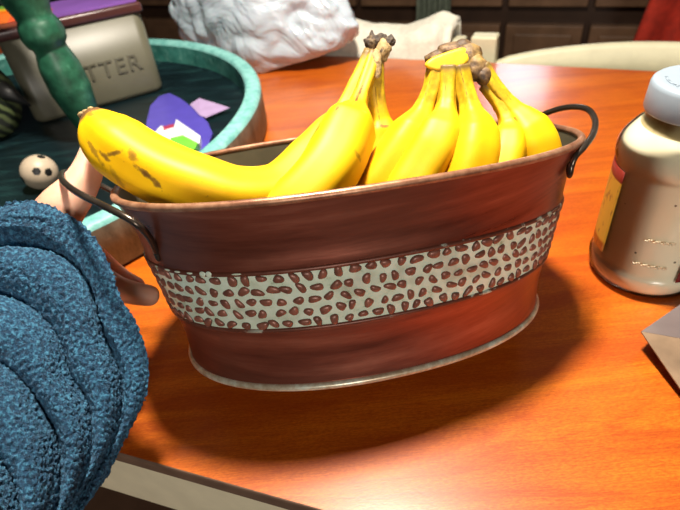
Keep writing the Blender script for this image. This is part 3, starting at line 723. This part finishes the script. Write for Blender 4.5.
# ------------------------------------------------------------- folded card at the lower right
t = NT('grey_tan_card'); n1 = t.noise(20, 3)
M_cardA = t.set(t.ramp(n1, [(.3, (.15, .12, .12)), (.7, (.21, .17, .165))]), .25, .1)
A0 = at(641, 332, d=.383); A1 = at(790, 358, z=A0.z - CZ); ax_ = A1 - A0
B0, D0 = T(722, 276, .0012), T(722, 450, .0012); B1, D1 = B0 + ax_, D0 + ax_
bm = bmesh.new()
for quad, mi in (((A0, A1, B1, B0), 0), ((A0, D0, D1, A1), 1)):
    n_ = (quad[1] - quad[0]).cross(quad[2] - quad[0]).normalized() * .0006
    lo = [bm.verts.new(p - n_) for p in quad]; hi = [bm.verts.new(p + n_) for p in quad]
    for f in [bm.faces.new(hi), bm.faces.new(lo[::-1])] + [bm.faces.new((lo[i], lo[(i + 1) % 4], hi[(i + 1) % 4], hi[i])) for i in range(4)]: f.material_index = mi
mark(obj('folded_card', bm, [M_cardA, simple('tan_card', (.24, .16, .10), .3)], smooth=False), 'grey and tan folded card jutting in at the right edge of the table', 'card')

# ------------------------------------------------------------- person: hand, forearm, blue fleece sleeve
SK = {}
def sk(n, x, y, d, r): SK[n] = (at(x, y, d=d), r)
sk('elbow', -150, 600, .25, .036); sk('fore', 0, 420, .318, .026); sk('wrist', 34, 306, .347, .0215)
sk('palm', 62, 244, .350, .0225); sk('kn', 80, 268, .355, .022)
sk('t0', 52, 213, .335, .018); sk('t1', 78, 192, .338, .0135); sk('t2', 90, 166, .342, .0100); sk('t3', 97, 142, .346, .0092); sk('t4', 103, 126, .349, .0070)
for k, L in {'i': [(88, 252, .358, .012), (104, 266, .374, .0092), (122, 280, .384, .0086), (144, 290, .389, .0072)],
             'm': [(90, 272, .360, .012), (118, 290, .364, .0095), (143, 295, .369, .0088), (161, 297, .373, .0076)],
             'r': [(84, 295, .352, .011), (100, 314, .352, .0090), (116, 330, .354, .0082), (126, 342, .358, .0070)],
             'p': [(72, 306, .345, .010), (84, 326, .344, .0080), (96, 342, .346, .0072), (106, 353, .348, .0062)]}.items():
    for j, (x, y, d, r) in enumerate(L): sk(k + str(j), x, y, d, r)
edges = [('elbow', 'fore'), ('fore', 'wrist'), ('wrist', 'palm'), ('palm', 'kn'), ('wrist', 't0'), ('t0', 't1'), ('t1', 't2'), ('t2', 't3'), ('t3', 't4'), ('palm', 'i0'), ('kn', 'm0'), ('kn', 'r0'), ('kn', 'p0')]
for k in 'imrp': edges += [(k + str(j), k + str(j + 1)) for j in range(3)]
names = list(SK); me = bpy.data.meshes.new('person')
me.from_pydata([SK[n][0] for n in names], [(names.index(a), names.index(b)) for a, b in edges], [])
me.materials.append(M_skin); person = bpy.data.objects.new('person', me); S.collection.objects.link(person)
sm = person.modifiers.new('skin', 'SKIN'); sm.use_smooth_shade = True; sm.branch_smoothing = .6
for i, n in enumerate(names):
    v = me.skin_vertices[0].data[i]; v.radius = (SK[n][1],) * 2; v.use_root = (n == 'palm')
person.modifiers.new('sub', 'SUBSURF').levels = 2; person.modifiers['sub'].render_levels = 2
dg = bpy.context.evaluated_depsgraph_get(); me2 = bpy.data.meshes.new_from_object(person.evaluated_get(dg))
person.modifiers.clear(); person.data = me2
for p in me2.polygons: p.use_smooth = True
mark(person, 'person in a blue fleece robe holding the tub with the left hand', 'person')
# sleeve
def ringv(cx_, cy_, d, rx, ry, tilt):
    return at(cx_, cy_, d=d), rx, ry, tilt
key = [(0, 30, 350, .316, 0, 1), (.2, 2, 388, .306, 0, .98), (.4, -30, 428, .294, 0, .97), (.6, -72, 476, .276, .2, 1.0), (.8, -140, 555, .25, .6, 1.12), (1, -420, 850, .215, 1, 1.7)]
POL = [(-180, 122), (-150, 140), (-120, 165), (-90, 172), (-75, 168), (-60, 150), (-50, 133), (-34, 127), (-19, 125), (-9.5, 121), (10, 111), (29, 104), (39, 110), (52, 121), (69, 139), (82, 148), (94, 152), (101, 150), (130, 138), (180, 122)]
def pol(q):
    a = math.degrees(q); a = a - 360 if a > 180 else a
    return float(np.interp(a, [p[0] for p in POL], [p[1] for p in POL])) * .316 / F
def kint(u):
    xs = [k[0] for k in key]; return [float(np.interp(u, xs, [k[j] for k in key])) for j in range(1, 6)]
NU, NV = 520, 620; bm = bmesh.new(); R = []
Q = [2 * math.pi * j / NV for j in range(NV)]
PQ = np.array([pol(q) for q in Q]); kk = np.ones(25) / 25; PQ = np.convolve(np.concatenate([PQ[-12:], PQ, PQ[:12]]), kk, 'valid')
def fold(u, q):                                                       # rolled folds: bulge towards the elbow side, narrow creases between
    ph = u + .035 * math.sin(q * 2 + .6) + .045 * noise.noise(Vector((math.cos(q) * 1.2, math.sin(q) * 1.2, u * 2.5)))
    s_ = abs(math.sin(ph * math.pi / .21 + .7)) ** .75
    return (s_ - .9) * min(1, u / .04 + .2) * (1 + .6 * noise.noise(Vector((math.cos(q) * 2, math.sin(q) * 2, u * 5))))
cen_ = []
for i in range(NU):
    u = (i / (NU - 1)) ** 1.1; x, y, d, bl_, sc_ = kint(u); c = at(x, y, d=d); row = []; cen_.append(c)
    for j, q in enumerate(Q):
        r = (PQ[j] * (1 - bl_) + .085 * bl_) * sc_ * d / .316
        dirv = right * math.cos(q) + up * math.sin(q)
        fo = fold(u, q); k = 1 + .07 * fo + .03 * noise.noise(Vector((math.cos(q) * 2, math.sin(q) * 2, u * 6 + 4)))
        p = c + dirv * (r * k) - f0 * (.0135 * fo) + up * (.004 * fo)
        t1_ = noise.noise(p * 420); t2_ = noise.noise(p * 900 + Vector((5, 5, 5)))
        row.append(p + dirv * (.0012 * t1_ + .0010 * t2_) + f0 * (.0012 * noise.noise(p * 420 + Vector((9, 9, 9)))) + up * (.0010 * noise.noise(p * 600 + Vector((19, 9, 9)))))
    R.append(row)
inner = [[cen_[i] + (R[i][j] - cen_[i]) * (.985 if i == 0 else .93) + (f0 * .0015 if i == 0 else Vector()) for j in range(NV)] for i in range(0, 60, 3)]
rings(bm, inner[::-1] + R); obj('robe_sleeve', bm, M_fleece, person)
